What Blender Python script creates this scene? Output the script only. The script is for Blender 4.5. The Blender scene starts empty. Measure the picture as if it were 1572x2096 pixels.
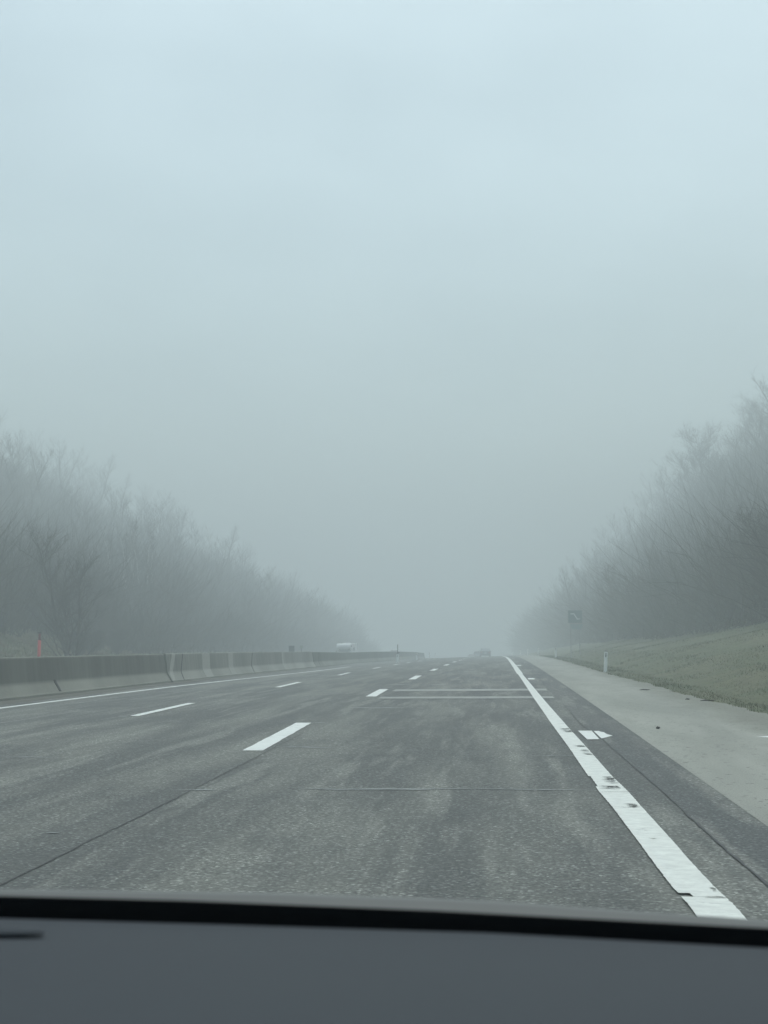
import bpy, math, random
import numpy as np
from mathutils import Vector, Matrix, Euler, Quaternion

R = math.radians
sc = bpy.context.scene
C = sc.collection

# ------------------------------------------------------------------ camera
FPX, VH, VX, EYE = 3150.0, 1305.0, 1022.0, 1.30      # reference frame is 1572 x 2096
cam_d = bpy.data.cameras.new('camera')
cam = bpy.data.objects.new('camera', cam_d)
C.objects.link(cam)
cam_d.sensor_fit = 'VERTICAL'
cam_d.sensor_height = 36.0
cam_d.sensor_width = 27.0
cam_d.lens = FPX / 2096 * 36.0
cam_d.clip_start = 0.05
cam_d.clip_end = 6000
cam.location = (0, 0, EYE)
cam.rotation_euler = (R(90) + math.atan((VH - 1048) / FPX), 0, math.atan((VX - 786) / FPX))
cam_d.dof.use_dof = True
cam_d.dof.focus_distance = 28.0
cam_d.dof.aperture_fstop = 15.0
sc.camera = cam

# ------------------------------------------------------------------ light
SUN_EL, SUN_AZ = R(62), R(8)
w = bpy.data.worlds.new('World')
sc.world = w
w.use_nodes = True
nt = w.node_tree
bg = nt.nodes['Background']
sky = nt.nodes.new('ShaderNodeTexSky')
sky.sky_type = 'NISHITA'
sky.sun_disc = False
sky.sun_elevation = SUN_EL
sky.sun_rotation = SUN_AZ
sky.dust_density = 2.5
sky.air_density = 1.0
hsv = nt.nodes.new('ShaderNodeHueSaturation')
hsv.inputs['Saturation'].default_value = 0.60
nt.links.new(sky.outputs[0], hsv.inputs['Color'])
tint = nt.nodes.new('ShaderNodeMix'); tint.data_type = 'RGBA'; tint.blend_type = 'MULTIPLY'
tint.inputs[0].default_value = 1.0
tint.inputs[7].default_value = (.925, 1.065, 1.015, 1)
nt.links.new(hsv.outputs[0], tint.inputs[6])
# thin uneven cloud: broad soft variation of a few per cent
tc = nt.nodes.new('ShaderNodeTexCoord'); cn = nt.nodes.new('ShaderNodeTexNoise'); cn.inputs['Scale'].default_value = 3.2; cn.inputs['Detail'].default_value = 3
mp = nt.nodes.new('ShaderNodeMapping'); mp.inputs['Scale'].default_value = (1, 1, 2.2); mp.inputs['Location'].default_value = (.3, 0, .4)
nt.links.new(tc.outputs['Generated'], mp.inputs[0]); nt.links.new(mp.outputs[0], cn.inputs['Vector'])
cr_ = nt.nodes.new('ShaderNodeValToRGB'); cr_.color_ramp.elements[0].position = .32; cr_.color_ramp.elements[1].position = .68
cr_.color_ramp.elements[0].color = (.78, .79, .80, 1); cr_.color_ramp.elements[1].color = (1.02, 1.01, 1.0, 1)
nt.links.new(cn.outputs['Fac'], cr_.inputs[0])
cl = nt.nodes.new('ShaderNodeMix'); cl.data_type = 'RGBA'; cl.blend_type = 'MULTIPLY'; cl.inputs[0].default_value = 1.0
nt.links.new(tint.outputs[2], cl.inputs[6]); nt.links.new(cr_.outputs[0], cl.inputs[7])
nt.links.new(cl.outputs[2], bg.inputs['Color'])
bg.inputs['Strength'].default_value = 0.12
sl = bpy.data.lights.new('sun', 'SUN')
sl.energy = 0.9
sl.angle = R(100)
sl.color = (1.0, 0.97, 0.92)
sun = bpy.data.objects.new('sun', sl)
sun.rotation_euler = (R(90) - SUN_EL, 0, -SUN_AZ + R(180))
C.objects.link(sun)
sc.view_settings.view_transform = 'Standard'
sc.view_settings.look = 'None'
sc.view_settings.gamma = 1.0
sc.view_settings.exposure = 0.58
sc.render.film_transparent = False
sc.cycles.volume_bounces = 5
sc.cycles.max_bounces = 8
sc.cycles.diffuse_bounces = 3
sc.cycles.use_denoising = True
try:
    sc.cycles.denoiser = 'OPENIMAGEDENOISE'
    sc.cycles.denoising_input_passes = 'RGB_ALBEDO_NORMAL'
except Exception:
    pass

rng = random.Random(7)
nrg = np.random.default_rng(11)

# ------------------------------------------------------------------ lie of the land
def sm(a, b, t):
    t = min(1.0, max(0.0, (t - a) / (b - a)))
    return t * t * (3 - 2 * t)

KC = 2.75e-5
def prof(Y):                                  # the road runs over a gentle crest
    if Y <= 0: return 0.0
    if Y <= 420: return -KC * Y * Y
    return -KC * 420 * 420 - 2 * KC * 420 * (Y - 420)
def bend(Y):                                  # and swings a little to the left past it
    return -4.5e-5 * max(0.0, min(Y, 500) - 110) ** 2 - 0.039 * max(0.0, Y - 500)
def tilt(Y):
    return 0.034 * min(1.0, max(0.0, (Y - 15) / 110))
def left_edge(Y):
    return -22.5 - max(0.0, Y - 110) * 0.035
def gz(X, Y):
    b = bend(Y)
    x = X - b
    z = prof(Y) + tilt(Y) * min(max(x, -24), 5)
    if x > 4.6:
        d = x - 4.6
        z += 0.05 * min(d, 1.0) - 0.10 * sm(0.1, 0.9, d) * (1 - sm(1.2, 3.0, d))
        z += 0.235 * max(0, min(d, 10) - 1.0)
        if d > 10: z += (0.46 + .44 * sm(110, 230, Y)) * (d - 10) * (1 - 0.25 * sm(30, 90, d))
        z += 0.22 * math.sin(Y * 0.09 + X * .13) * sm(3, 10, d) + 0.10 * math.sin(Y * 0.31 + X * .5) * sm(2, 6, d)
    L = left_edge(Y)
    if X < L:
        d = L - X
        z += 0.30 * min(d, 8) * sm(0, 3, d)
        if d > 8: z += (0.34 + .17 * sm(130, 260, Y)) * (d - 8) * (1 - 0.15 * sm(60, 120, d))
        z += 0.3 * math.sin(Y * 0.07 + X * .1) * sm(3, 10, d)
    return z

M_cam = cam.rotation_euler.to_matrix()
def at(px, py, zoff=0.0):                     # where a line of sight meets the ground
    d = M_cam @ Vector(((px - 786) / FPX, -(py - 1048) / FPX, -1))
    d /= d.y
    t, step = 4.0, 0.25
    while t < 600:
        if EYE + d.z * t < gz(d.x * t, t) + zoff: break
        t += step
    lo, hi = t - step, t
    for _ in range(20):
        m = (lo + hi) / 2
        if EYE + d.z * m < gz(d.x * m, m) + zoff: hi = m
        else: lo = m
    return d.x * hi, hi
def ray(px, Y):                               # lateral position of a column at distance Y
    return (px - VX) / FPX * Y

# ------------------------------------------------------------------ mesh helpers
def raw_mesh(name, V, F, mat=None, smooth=False):
    """V (n,3) array, F (m,k) array of one polygon size"""
    me = bpy.data.meshes.new(name)
    V = np.asarray(V, dtype=np.float32); F = np.asarray(F, dtype=np.int32)
    me.vertices.add(len(V)); me.vertices.foreach_set('co', V.ravel())
    k = F.shape[1]
    me.loops.add(F.size); me.loops.foreach_set('vertex_index', F.ravel())
    me.polygons.add(len(F))
    me.polygons.foreach_set('loop_start', np.arange(0, F.size, k, dtype=np.int32))
    me.update(calc_edges=True)
    me.validate()
    if mat: me.materials.append(mat)
    if smooth: me.polygons.foreach_set('use_smooth', np.ones(len(me.polygons), dtype=bool))
    return me
def link(name, me, parent=None):
    o = bpy.data.objects.new(name, me)
    C.objects.link(o)
    if parent is not None: o.parent = parent
    return o
def tag(o, label=None, cat=None, group=None, kind=None):
    if label: o['label'] = label
    if cat: o['category'] = cat
    if group: o['group'] = group
    if kind: o['kind'] = kind
    return o
def empty(name, loc=(0, 0, 0), rz=0.0):
    o = bpy.data.objects.new(name, None)
    o.empty_display_size = 0.2
    o.location = loc; o.rotation_euler = (0, 0, rz)
    C.objects.link(o)
    return o
def grid_mesh(xs_of, Ys, nx, zoff, mat, zfun=None):
    V, F = [], []
    for Y in Ys:
        a, b = xs_of(Y)
        for i in range(nx + 1):
            X = a + (b - a) * i / nx
            V.append((X, Y, (zfun or gz)(X, Y) + zoff))
    n = nx + 1
    for j in range(len(Ys) - 1):
        for i in range(nx):
            F.append((j * n + i, j * n + i + 1, (j + 1) * n + i + 1, (j + 1) * n + i))
    return raw_mesh('sheet', V, F, mat, True)

class MB:
    """collects shapes into one mesh"""
    def __init__(s): s.V, s.F = [], []
    def add(s, V, F):
        n = len(s.V); s.V += [tuple(v) for v in V]; s.F += [tuple(i + n for i in f) for f in F]
        return s
    def box(s, c, d, bev=0.0, M=None):
        x, y, z = d[0] / 2, d[1] / 2, d[2] / 2
        if bev <= 0:
            V = [(sx * x, sy * y, sz * z) for sz in (-1, 1) for sx, sy in ((-1, -1), (1, -1), (1, 1), (-1, 1))]
            F = [(3, 2, 1, 0), (4, 5, 6, 7), (0, 1, 5, 4), (1, 2, 6, 5), (2, 3, 7, 6), (3, 0, 4, 7)]
        else:
            def ring(zz, k):
                xx, yy = x - k, y - k
                b = bev
                return [(-xx, -yy + b, zz), (-xx + b, -yy, zz), (xx - b, -yy, zz), (xx, -yy + b, zz), (xx, yy - b, zz), (xx - b, yy, zz), (-xx + b, yy, zz), (-xx, yy - b, zz)]
            V = ring(-z, bev * .9) + ring(-z + bev, 0) + ring(z - bev, 0) + ring(z, bev * .9)
            F = [tuple(range(7, -1, -1)), tuple(range(24, 32))]
            for r in range(3):
                for i in range(8):
                    j = (i + 1) % 8
                    F.append((r * 8 + i, r * 8 + j, r * 8 + 8 + j, r * 8 + 8 + i))
        V = [Vector(v) for v in V]
        if M is not None: V = [M @ v for v in V]
        return s.add([v + Vector(c) for v in V], F)
    def tube(s, pts, rad, n=8, cap=True):
        pts = [Vector(p) for p in pts]
        if not isinstance(rad, (list, tuple)): rad = [rad] * len(pts)
        V, F = [], []
        for i, p in enumerate(pts):
            d = (pts[min(i + 1, len(pts) - 1)] - pts[max(i - 1, 0)]).normalized()
            u = d.orthogonal().normalized() if i == 0 else (u - d * u.dot(d)).normalized()
            v = d.cross(u)
            for k in range(n):
                a = 2 * math.pi * k / n
                V.append(p + (u * math.cos(a) + v * math.sin(a)) * rad[i])
        for i in range(len(pts) - 1):
            for k in range(n):
                j = (k + 1) % n
                F.append((i * n + k, i * n + j, (i + 1) * n + j, (i + 1) * n + k))
        if cap:
            F.append(tuple(range(n - 1, -1, -1))); F.append(tuple((len(pts) - 1) * n + k for k in range(n)))
        return s.add(V, F)
    def loft(s, rings, closed=True, caps=True):
        n = len(rings[0]); V = [v for r in rings for v in r]; F = []
        for i in range(len(rings) - 1):
            for k in range(n if closed else n - 1):
                j = (k + 1) % n
                F.append((i * n + k, i * n + j, (i + 1) * n + j, (i + 1) * n + k))
        if caps and closed:
            F.append(tuple(range(n - 1, -1, -1))); F.append(tuple((len(rings) - 1) * n + k for k in range(n)))
        return s.add(V, F)
    def build(s, name, mat, parent=None, smooth=False, bevel=0):
        me = bpy.data.meshes.new(name)
        me.from_pydata(s.V, [], s.F); me.update(); me.validate()
        me.materials.append(mat)
        if smooth: me.polygons.foreach_set('use_smooth', [True] * len(me.polygons))
        o = link(name, me, parent)
        if bevel:
            m = o.modifiers.new('bevel', 'BEVEL'); m.width = bevel; m.segments = 2; m.limit_method = 'ANGLE'
        return o

# ------------------------------------------------------------------ materials
class N:
    """small node-building helper"""
    def __init__(s, name):
        s.m = bpy.data.materials.new(name); s.m.use_nodes = True
        s.t = s.m.node_tree; s.b = s.t.nodes['Principled BSDF']
        s.co = s.t.nodes.new('ShaderNodeTexCoord').outputs['Object']
    def map(s, sx=1, sy=1, sz=1, src=None, loc=(0, 0, 0)):
        n = s.t.nodes.new('ShaderNodeMapping'); n.inputs['Scale'].default_value = (sx, sy, sz); n.inputs['Location'].default_value = loc
        s.t.links.new(src or s.co, n.inputs['Vector']); return n.outputs[0]
    def noise(s, scale, detail=4, rough=.55, src=None, dist=0):
        n = s.t.nodes.new('ShaderNodeTexNoise'); n.inputs['Scale'].default_value = scale
        n.inputs['Detail'].default_value = detail; n.inputs['Roughness'].default_value = rough; n.inputs['Distortion'].default_value = dist
        s.t.links.new(src or s.co, n.inputs['Vector']); return n.outputs['Fac']
    def voro(s, scale, src=None, out='Distance'):
        n = s.t.nodes.new('ShaderNodeTexVoronoi'); n.inputs['Scale'].default_value = scale
        s.t.links.new(src or s.co, n.inputs['Vector']); return n.outputs[out]
    def ramp(s, fac, stops):
        n = s.t.nodes.new('ShaderNodeValToRGB'); cr = n.color_ramp
        while len(cr.elements) < len(stops): cr.elements.new(0.5)
        for e, (p, c) in zip(cr.elements, stops):
            e.position = p; e.color = (c, c, c, 1) if isinstance(c, (int, float)) else (*c, 1)
        s.t.links.new(fac, n.inputs[0]); return n.outputs[0]
    def mix(s, fac, a, b, mode='MIX'):
        n = s.t.nodes.new('ShaderNodeMix'); n.data_type = 'RGBA'; n.blend_type = mode
        for i, v in ((0, fac), (6, a), (7, b)):
            if isinstance(v, (int, float)): n.inputs[i].default_value = v if i == 0 else (v, v, v, 1)
            elif isinstance(v, tuple): n.inputs[i].default_value = (*v, 1)
            else: s.t.links.new(v, n.inputs[i])
        return n.outputs[2]
    def math(s, op, a, b=0.0, clamp=False):
        n = s.t.nodes.new('ShaderNodeMath'); n.operation = op; n.use_clamp = clamp
        for i, v in ((0, a), (1, b)):
            if isinstance(v, (int, float)): n.inputs[i].default_value = v
            else: s.t.links.new(v, n.inputs[i])
        return n.outputs[0]
    def sep(s, axis):
        n = s.t.nodes.new('ShaderNodeSeparateXYZ'); s.t.links.new(s.co, n.inputs[0]); return n.outputs[axis]
    def bump(s, h, strength=.3, dist=.01):
        n = s.t.nodes.new('ShaderNodeBump'); n.inputs['Strength'].default_value = strength; n.inputs['Distance'].default_value = dist
        s.t.links.new(h, n.inputs['Height']); s.t.links.new(n.outputs[0], s.b.inputs['Normal'])
    def done(s, col, rough=.8, spec=.5, metal=0.0):
        if isinstance(col, tuple): s.b.inputs['Base Color'].default_value = (*col, 1)
        else: s.t.links.new(col, s.b.inputs['Base Color'])
        if isinstance(rough, (int, float)): s.b.inputs['Roughness'].default_value = rough
        else: s.t.links.new(rough, s.b.inputs['Roughness'])
        s.b.inputs['Specular IOR Level'].default_value = spec
        s.b.inputs['Metallic'].default_value = metal
        return s.m

def asphalt_col(n, base=(.098, .104, .099), brown=(.180, .185, .166)):
    speck = n.noise(38, 3, .7)
    speck2 = n.noise(120, 2, .6)
    stones = n.voro(55, out='Color')
    wide = n.noise(1.0, 5, .6, n.map(1.0, .085, 1), dist=.15)
    track = n.noise(1.0, 4, .62, n.map(3.0, .17, 1, loc=(3, 1, 0)), dist=.2)
    blot = n.noise(1.3, 5, .65, n.map(.9, .28, 1, loc=(11, 4, 0)), dist=.2)
    col = n.mix(n.ramp(wide, [(.44, 0), (.60, .8)]), base, brown)
    col = n.mix(n.ramp(track, [(.52, 0), (.62, .6)]), col, (.215, .220, .198))
    col = n.mix(n.ramp(blot, [(.30, .62), (.48, 0)]), col, (.074, .080, .080))
    f = n.ramp(speck, [(.30, .42), (.5, 1.0), (.70, 2.0)])
    col = n.mix(n.ramp(n.noise(.9, 3, .6), [(.38, .35), (.6, 1)]), col, n.mix(1.0, col, f, 'MULTIPLY'))
    sx = n.t.nodes.new('ShaderNodeSeparateColor'); n.t.links.new(stones, sx.inputs[0])
    g = n.ramp(sx.outputs[0], [(.0, .62), (.55, .92), (.88, 1.2), (.96, 2.3)])
    col = n.mix(.8, col, g, 'MULTIPLY')
    n.bump(speck2, .35, .006)
    return col
n = N('asphalt'); m_asphalt = n.done(asphalt_col(n), .82, .35)
n = N('asphalt_edge'); m_asphalt2 = n.done(asphalt_col(n, (.092, .099, .098), (.135, .139, .130)), .85, .35)
n = N('opposite_asphalt'); m_asphalt3 = n.done(asphalt_col(n, (.15, .155, .158), (.17, .17, .16)), .85, .35)

n = N('worn_paint')                      # white thermoplastic, worn through in scuffs that run across it
scr = n.noise(1.0, 5, .7, n.map(1.3, 34, 1), dist=.3)
zone = n.noise(1.0, 4, .7, n.map(2.2, 1.6, 1, loc=(2, 5.3, 0)))
wear = n.math('MULTIPLY', n.ramp(scr, [(.50, 0), (.58, 1)]), n.ramp(zone, [(.62, 0), (.68, .8)]))
grime = n.ramp(n.noise(9, 5, .7), [(.35, .80), (.65, 1.0)])
cracks = n.ramp(n.noise(1.0, 6, .8, n.map(4, 22, 1, loc=(5, 2, 0))), [(.22, .45), (.27, 1)])
pc = n.mix(1.0, (.82, .84, .79), grime, 'MULTIPLY'); pc = n.mix(1.0, pc, cracks, 'MULTIPLY')
m_paint = n.done(n.mix(wear, pc, (.105, .11, .11)), .6, .4)
n = N('lane_paint'); g = n.ramp(n.noise(6, 5, .7), [(.28, .55), (.45, 1.0)])
m_lane = n.done(n.mix(1.0, (.78, .80, .77), g, 'MULTIPLY'), .6, .4)
n = N('faded_paint'); g = n.noise(9, 5, .7)
m_faded = n.done(n.mix(n.ramp(g, [(.35, 0), (.62, 1)]), (.24, .25, .24), (.38, .395, .37)), .75, .3)
n = N('crack_seal'); m_crack = n.done((.045, .048, .05), .7, .4)
n = N('pale_seal'); g = n.noise(1, 5, .7, n.map(2.2, 9, 1))
m_pale = n.done(n.mix(n.ramp(g, [(.35, 0), (.55, 1)]), (.14, .15, .15), (.31, .33, .325)), .7, .3)

n = N('light_shoulder')                  # pale fine-grained concrete strip
a = n.noise(60, 3, .7); b = n.noise(1, 4, .6, n.map(.8, .12, 1), dist=.6); c = n.noise(1.0, 4, .6, n.map(1.6, .5, 1, loc=(7, 7, 0)))
col = n.mix(n.ramp(b, [(.35, 0), (.68, 1)]), (.275, .28, .25), (.37, .375, .335))
col = n.mix(n.ramp(c, [(.55, 0), (.75, .5)]), col, (.235, .235, .205))
xe = n.math('ADD', n.sep(0), n.math('MULTIPLY', n.math('SUBTRACT', n.noise(1.2, 5, .65, n.map(1, .35, 1)), .5), 1.6))
col = n.mix(n.ramp(n.math('DIVIDE', xe, 6.0), [(.55, 0), (.66, .85)]), col, (.205, .205, .172))     # washed-on dirt along the verge
col = n.mix(1.0, col, n.ramp(a, [(.3, .70), (.7, 1.30)]), 'MULTIPLY')
sv = n.t.nodes.new('ShaderNodeSeparateColor'); n.t.links.new(n.voro(26, out='Color'), sv.inputs[0])
col = n.mix(1.0, col, n.ramp(sv.outputs[1], [(.0, .35), (.045, 1.0)]), 'MULTIPLY')
n.bump(a, .3, .005)
m_shoulder = n.done(col, .9, .25)

n = N('median_strip')
a = n.noise(20, 4, .7)
m_gutter = n.done(n.mix(a, (.09, .092, .082), (.21, .205, .18)), .9, .2)

def concrete(name, lo, hi, pale):
    n = N(name)
    z = n.t.nodes.new('ShaderNodeTexCoord')
    at_ = n.t.nodes.new('ShaderNodeAttribute'); at_.attribute_name = 'height'      # height on the wall, stored per vertex
    h = at_.outputs['Fac']
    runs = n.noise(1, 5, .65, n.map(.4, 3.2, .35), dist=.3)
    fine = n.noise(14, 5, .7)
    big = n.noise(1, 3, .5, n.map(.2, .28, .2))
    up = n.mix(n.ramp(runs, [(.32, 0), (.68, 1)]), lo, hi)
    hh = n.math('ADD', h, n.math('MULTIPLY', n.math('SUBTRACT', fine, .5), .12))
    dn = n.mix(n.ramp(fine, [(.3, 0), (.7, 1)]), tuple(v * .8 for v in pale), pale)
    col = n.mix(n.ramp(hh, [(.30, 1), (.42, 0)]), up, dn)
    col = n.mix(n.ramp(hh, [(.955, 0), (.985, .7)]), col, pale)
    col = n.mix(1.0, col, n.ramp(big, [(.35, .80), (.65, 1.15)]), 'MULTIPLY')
    n.bump(fine, .25, .01)
    return n.done(col, .9, .2)
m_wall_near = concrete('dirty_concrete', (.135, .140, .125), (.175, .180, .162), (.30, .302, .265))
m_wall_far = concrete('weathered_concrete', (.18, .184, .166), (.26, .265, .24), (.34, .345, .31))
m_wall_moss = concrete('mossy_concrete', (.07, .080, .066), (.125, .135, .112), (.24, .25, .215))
n = N('clean_concrete'); m_patch = n.done(n.mix(n.noise(8, 4), (.30, .305, .28), (.42, .425, .385)), .9, .2)
n = N('rubber'); m_rubber = n.done((.012, .013, .014), .7, .4)

n = N('grass_soil')
a = n.noise(3.0, 6, .7); b = n.noise(.35, 4, .6); c = n.noise(22, 3, .7)
col = n.mix(n.ramp(b, [(.38, 0), (.62, 1)]), (.115, .135, .078), (.16, .16, .10))
col = n.mix(n.ramp(a, [(.35, .7), (.55, 0)]), col, (.09, .085, .06))
col = n.mix(1.0, col, n.ramp(c, [(.3, .6), (.7, 1.35)]), 'MULTIPLY')
n.bump(a, .6, .08)
m_soil = n.done(col, .95, .1)
n = N('blade'); m_blade = n.done(n.mix(n.ramp(n.noise(.7, 4, .6), [(.38, 0), (.62, 1)]), (.12, .145, .075), (.18, .175, .11)), .8, .2)
n = N('dry_blade'); m_dry = n.done(n.mix(n.ramp(n.noise(.5, 4, .6), [(.35, 0), (.65, 1)]), (.095, .105, .050), (.19, .145, .088)), .85, .15)
n = N('bark'); m_bark = n.done(n.mix(n.noise(6, 4), (.045, .043, .038), (.085, .080, .070)), .9, .15)
n = N('birch_bark'); g = n.ramp(n.noise(1, 4, .7, n.map(3, 3, 9)), [(.36, .15), (.45, 1)])
m_birch = n.done(n.mix(1.0, (.36, .37, .35), g, 'MULTIPLY'), .8, .2)
n = N('twigs'); m_twig = n.done((.050, .044, .039), .9, .1)
n = N('brush'); m_brush = n.done(n.mix(n.ramp(n.noise(.25, 3), [(.4, 0), (.62, 1)]), (.026, .025, .021), (.046, .043, .031)), .95, .1)
def plain(name, col, rough=.5, spec=.5, metal=0.0): return N(name).done(col, rough, spec, metal)
m_white = plain('white_plastic', (.90, .92, .90), .5)
m_black = plain('black_plastic', (.018, .02, .02), .5)
m_refl = plain('grey_reflector', (.30, .32, .33), .25)
m_red = plain('red_pole_paint', (.52, .040, .038), .55)
m_steel = plain('galvanised_steel', (.30, .31, .32), .45, .5, .6)
m_signblue = plain('sign_blue', (.13, .20, .215), .5)
m_signwhite = plain('sign_white', (.62, .66, .66), .5)
m_wood = plain('stick_wood', (.035, .032, .028), .9)

# ------------------------------------------------------------------ ground and roads
def ysteps():
    Y, out = -40.0, []
    while Y < 1450:
        out.append(Y)
        Y += 1.0 if Y < 60 else (2.0 if Y < 320 else (6.0 if Y < 520 else 30))
    return out
YS = ysteps()
def ground_z(X, Y):
    b = bend(Y)
    z = gz(X, Y)
    if -21.6 - max(0.0, Y - 110) * .035 < X and X - b < 4.0: z -= .08
    return z
xs = [-260, -220, -180, -150, -125, -105, -90, -78, -68, -60, -53, -47, -42, -38, -35, -32, -30, -28, -26.5, -25, -24, -23, -22, -20, -17, -14, -11.5, -10, -8, -6, -4, -2, 0, 2, 3.4, 4.2, 4.6, 5.0, 5.5, 6, 7, 8, 9, 10, 11, 12, 13, 14, 15, 17, 19, 22, 25, 29, 34, 40, 48, 58, 70, 85, 105, 130, 160, 200, 260]
V = [(x + bend(Y), Y, ground_z(x + bend(Y), Y)) for Y in YS for x in xs]
nx = len(xs)
F = [(j * nx + i, j * nx + i + 1, (j + 1) * nx + i + 1, (j + 1) * nx + i) for j in range(len(YS) - 1) for i in range(nx - 1)]
tag(link('ground', raw_mesh('ground', V, F, m_soil, True)), kind='structure')

# edges of the carriageway, found on the ground
def poly(points, hold=False):
    P = sorted([at(*p) for p in points], key=lambda q: q[1]); P = P + [(P[-1][0], 205.0)] if hold else P
    def f(Y):
        b = bend(Y)
        if Y <= P[0][1]:
            (x0, y0), (x1, y1) = P[0], P[1]
            return x0 + (Y - y0) * max(-.02, min(.02, (x1 - x0) / (y1 - y0)))
        for (x0, y0), (x1, y1) in zip(P, P[1:]):
            if Y <= y1: return x0 + (x1 - x0) * (Y - y0) / (y1 - y0)
        return P[-1][0] + b - bend(P[-1][1])
    f.P = P
    return f
barrier_x = poly([(0, 1437), (175, 1417.5), (350, 1397.5), (500, 1381), (640, 1366.5), (720, 1358), (775, 1354)], True)
barrier_end = barrier_x.P[-1][0]
edge_x = poly([(0, 1450), (190, 1426), (370, 1404), (510, 1388.5), (640, 1374.5), (700, 1367)])
def road_r(Y): return 1.865 + bend(Y) - .0006 * max(0, Y - 20)
def shoulder_r(Y): return 4.25 + bend(Y) + .45 * (1 - sm(22, 36, Y)) - .25 * sm(40, 60, Y) + .05 * math.sin(Y * 1.3) + .04 * math.sin(Y * 3.1) + .03 * math.sin(Y * .45)

RY = [y for y in YS if y < 900]
tag(link('road', grid_mesh(lambda Y: (barrier_x(Y) + .35, road_r(Y)), RY, 14, 0.0, m_asphalt)), kind='structure')
tag(link('hard_shoulder', grid_mesh(lambda Y: (road_r(Y) - .03, shoulder_r(Y)), [y / 2 for y in range(-80, 160)] + [y for y in RY if y > 79.9], 4, .006, m_shoulder)), kind='structure')
tag(link('opposite_road', grid_mesh(lambda Y: (left_edge(Y) + .6, barrier_x(Y) - .25), RY, 8, 0.0, m_asphalt3)), kind='structure')
tag(link('gutter', grid_mesh(lambda Y: (barrier_x(Y) - .3, barrier_x(Y) + .55), RY, 2, .008, m_gutter)), kind='structure')
seam_x = poly([(1155, 1445), (1190, 1485), (1233, 1513), (1262, 1540), (1355, 1620), (1430, 1690), (1480, 1735), (1572, 1812)])
# darker newer strip of asphalt at the right edge, seam between
tag(link('road_edge_strip', grid_mesh(lambda Y: (seam_x(Y), road_r(Y)), [y / 2 for y in range(-40, 160)] + [y for y in RY if y > 79.9], 2, .004, m_asphalt2)), kind='structure')

def ribbon(name, fa, fb, y0, y1, step, zoff, mat, jit=0.0, seed=1):
    r = random.Random(seed)
    Ys = []; Y = y0
    while Y < y1: Ys.append(Y); Y += step if Y < 60 else step * 8
    Ys.append(y1)
    V, F = [], []
    for Y in Ys:
        a, b = fa(Y) + r.gauss(0, jit), fb(Y) + r.gauss(0, jit)
        for i in range(3):
            X = a + (b - a) * i / 2
            V.append((X, Y, gz(X, Y) + zoff))
    for j in range(len(Ys) - 1):
        for i in range(2):
            q = j * 3 + i
            F.append((q, q + 1, q + 4, q + 3))
    return V, F
def marking(name, parts, mat):
    mb = MB()
    for V, F in parts: mb.add(V, F)
    return tag(mb.build(name, mat), kind='structure')

# broad right-hand line, drawn through the points seen in the photograph
EL = [(1060, 1069, 1380), (1092.8, 1111, 1430.4), (1129.5, 1157.7, 1483.8), (1165, 1202, 1532.7), (1204, 1253, 1590.7), (1226, 1286, 1622.4), (1252, 1312, 1652.4), (1302, 1373, 1719.7), (1333, 1409.5, 1762), (1374.5, 1460.5, 1817), (1412, 1505, 1859)]
EP = sorted([(at((a + b) / 2, py)[1], at(a, py)[0], at(b, py)[0]) for a, b, py in EL])
def line_e(Y, k):
    if Y <= EP[0][0]: return EP[0][k]
    for p, q in zip(EP, EP[1:]):
        if Y <= q[0]: return p[k] + (q[k] - p[k]) * (Y - p[0]) / (q[0] - p[0])
    c = (EP[-1][1] + EP[-1][2]) / 2 - .0009 * (min(Y, 200) - EP[-1][0]) + bend(Y)
    return c + (-.115 if k == 1 else .115)
bits = []
Yb = at(1390, 1836)[1]; Yc = at(1220, 1612)[1]; Yd = at(1208, 1591)[1]
for k, (a, b, s0) in enumerate([(4, Yb - .05, 0.0), (Yb - .045, Yb + .06, .06), (Yb + .06, Yc, .0), (Yc + .006, Yd, .020), (Yd, 420, .0)]):
    bits.append(ribbon('e', lambda Y: line_e(Y, 1) + s0, lambda Y: line_e(Y, 2), a, b, .035 if b < 40 else .08, .011, m_paint, .0014, k))
marking('edge_line', bits, m_paint)
marking('left_edge_line', [ribbon('e', lambda Y: edge_x(Y) - .085, lambda Y: edge_x(Y) + .085, -5, 92, .25, .006, m_lane, .004, 3)], m_lane)

def quad_on_ground(c, zoff, ny=6, jit=0.0, r=rng):
    """c: four ground corners (near-left, near-right, far-right, far-left)"""
    V, F = [], []
    for j in range(ny + 1):
        t = j / ny
        a = (c[0][0] + (c[3][0] - c[0][0]) * t, c[0][1] + (c[3][1] - c[0][1]) * t)
        b = (c[1][0] + (c[2][0] - c[1][0]) * t, c[1][1] + (c[2][1] - c[1][1]) * t)
        for k in range(3):
            u = k / 2
            x = a[0] + (b[0] - a[0]) * u; y = a[1] + (b[1] - a[1]) * u
            if k != 1: x += r.gauss(0, jit)
            V.append((x, y, gz(x, y) + zoff))
    for j in range(ny):
        for k in range(2):
            q = j * 3 + k
            F.append((q, q + 1, q + 4, q + 3))
    return V, F
def dash(px0, py0, px1, py1, w):               # a painted dash between two points of the lane line
    x0, y0 = at(px0, py0); x1, y1 = at(px1, py1)
    h = w / 2
    return quad_on_ground([(x0 - h, y0), (x0 + h, y0), (x1 + h, y1), (x1 - h, y1)], .006, 24, .004)
D1 = [(517, 1537, 622, 1480), (759, 1426, 786, 1411), (843, 1391, 857, 1383), (884, 1373.0, 893, 1369), (911, 1362.3, 917, 1360), (928, 1355.6, 933, 1354)]
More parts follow.
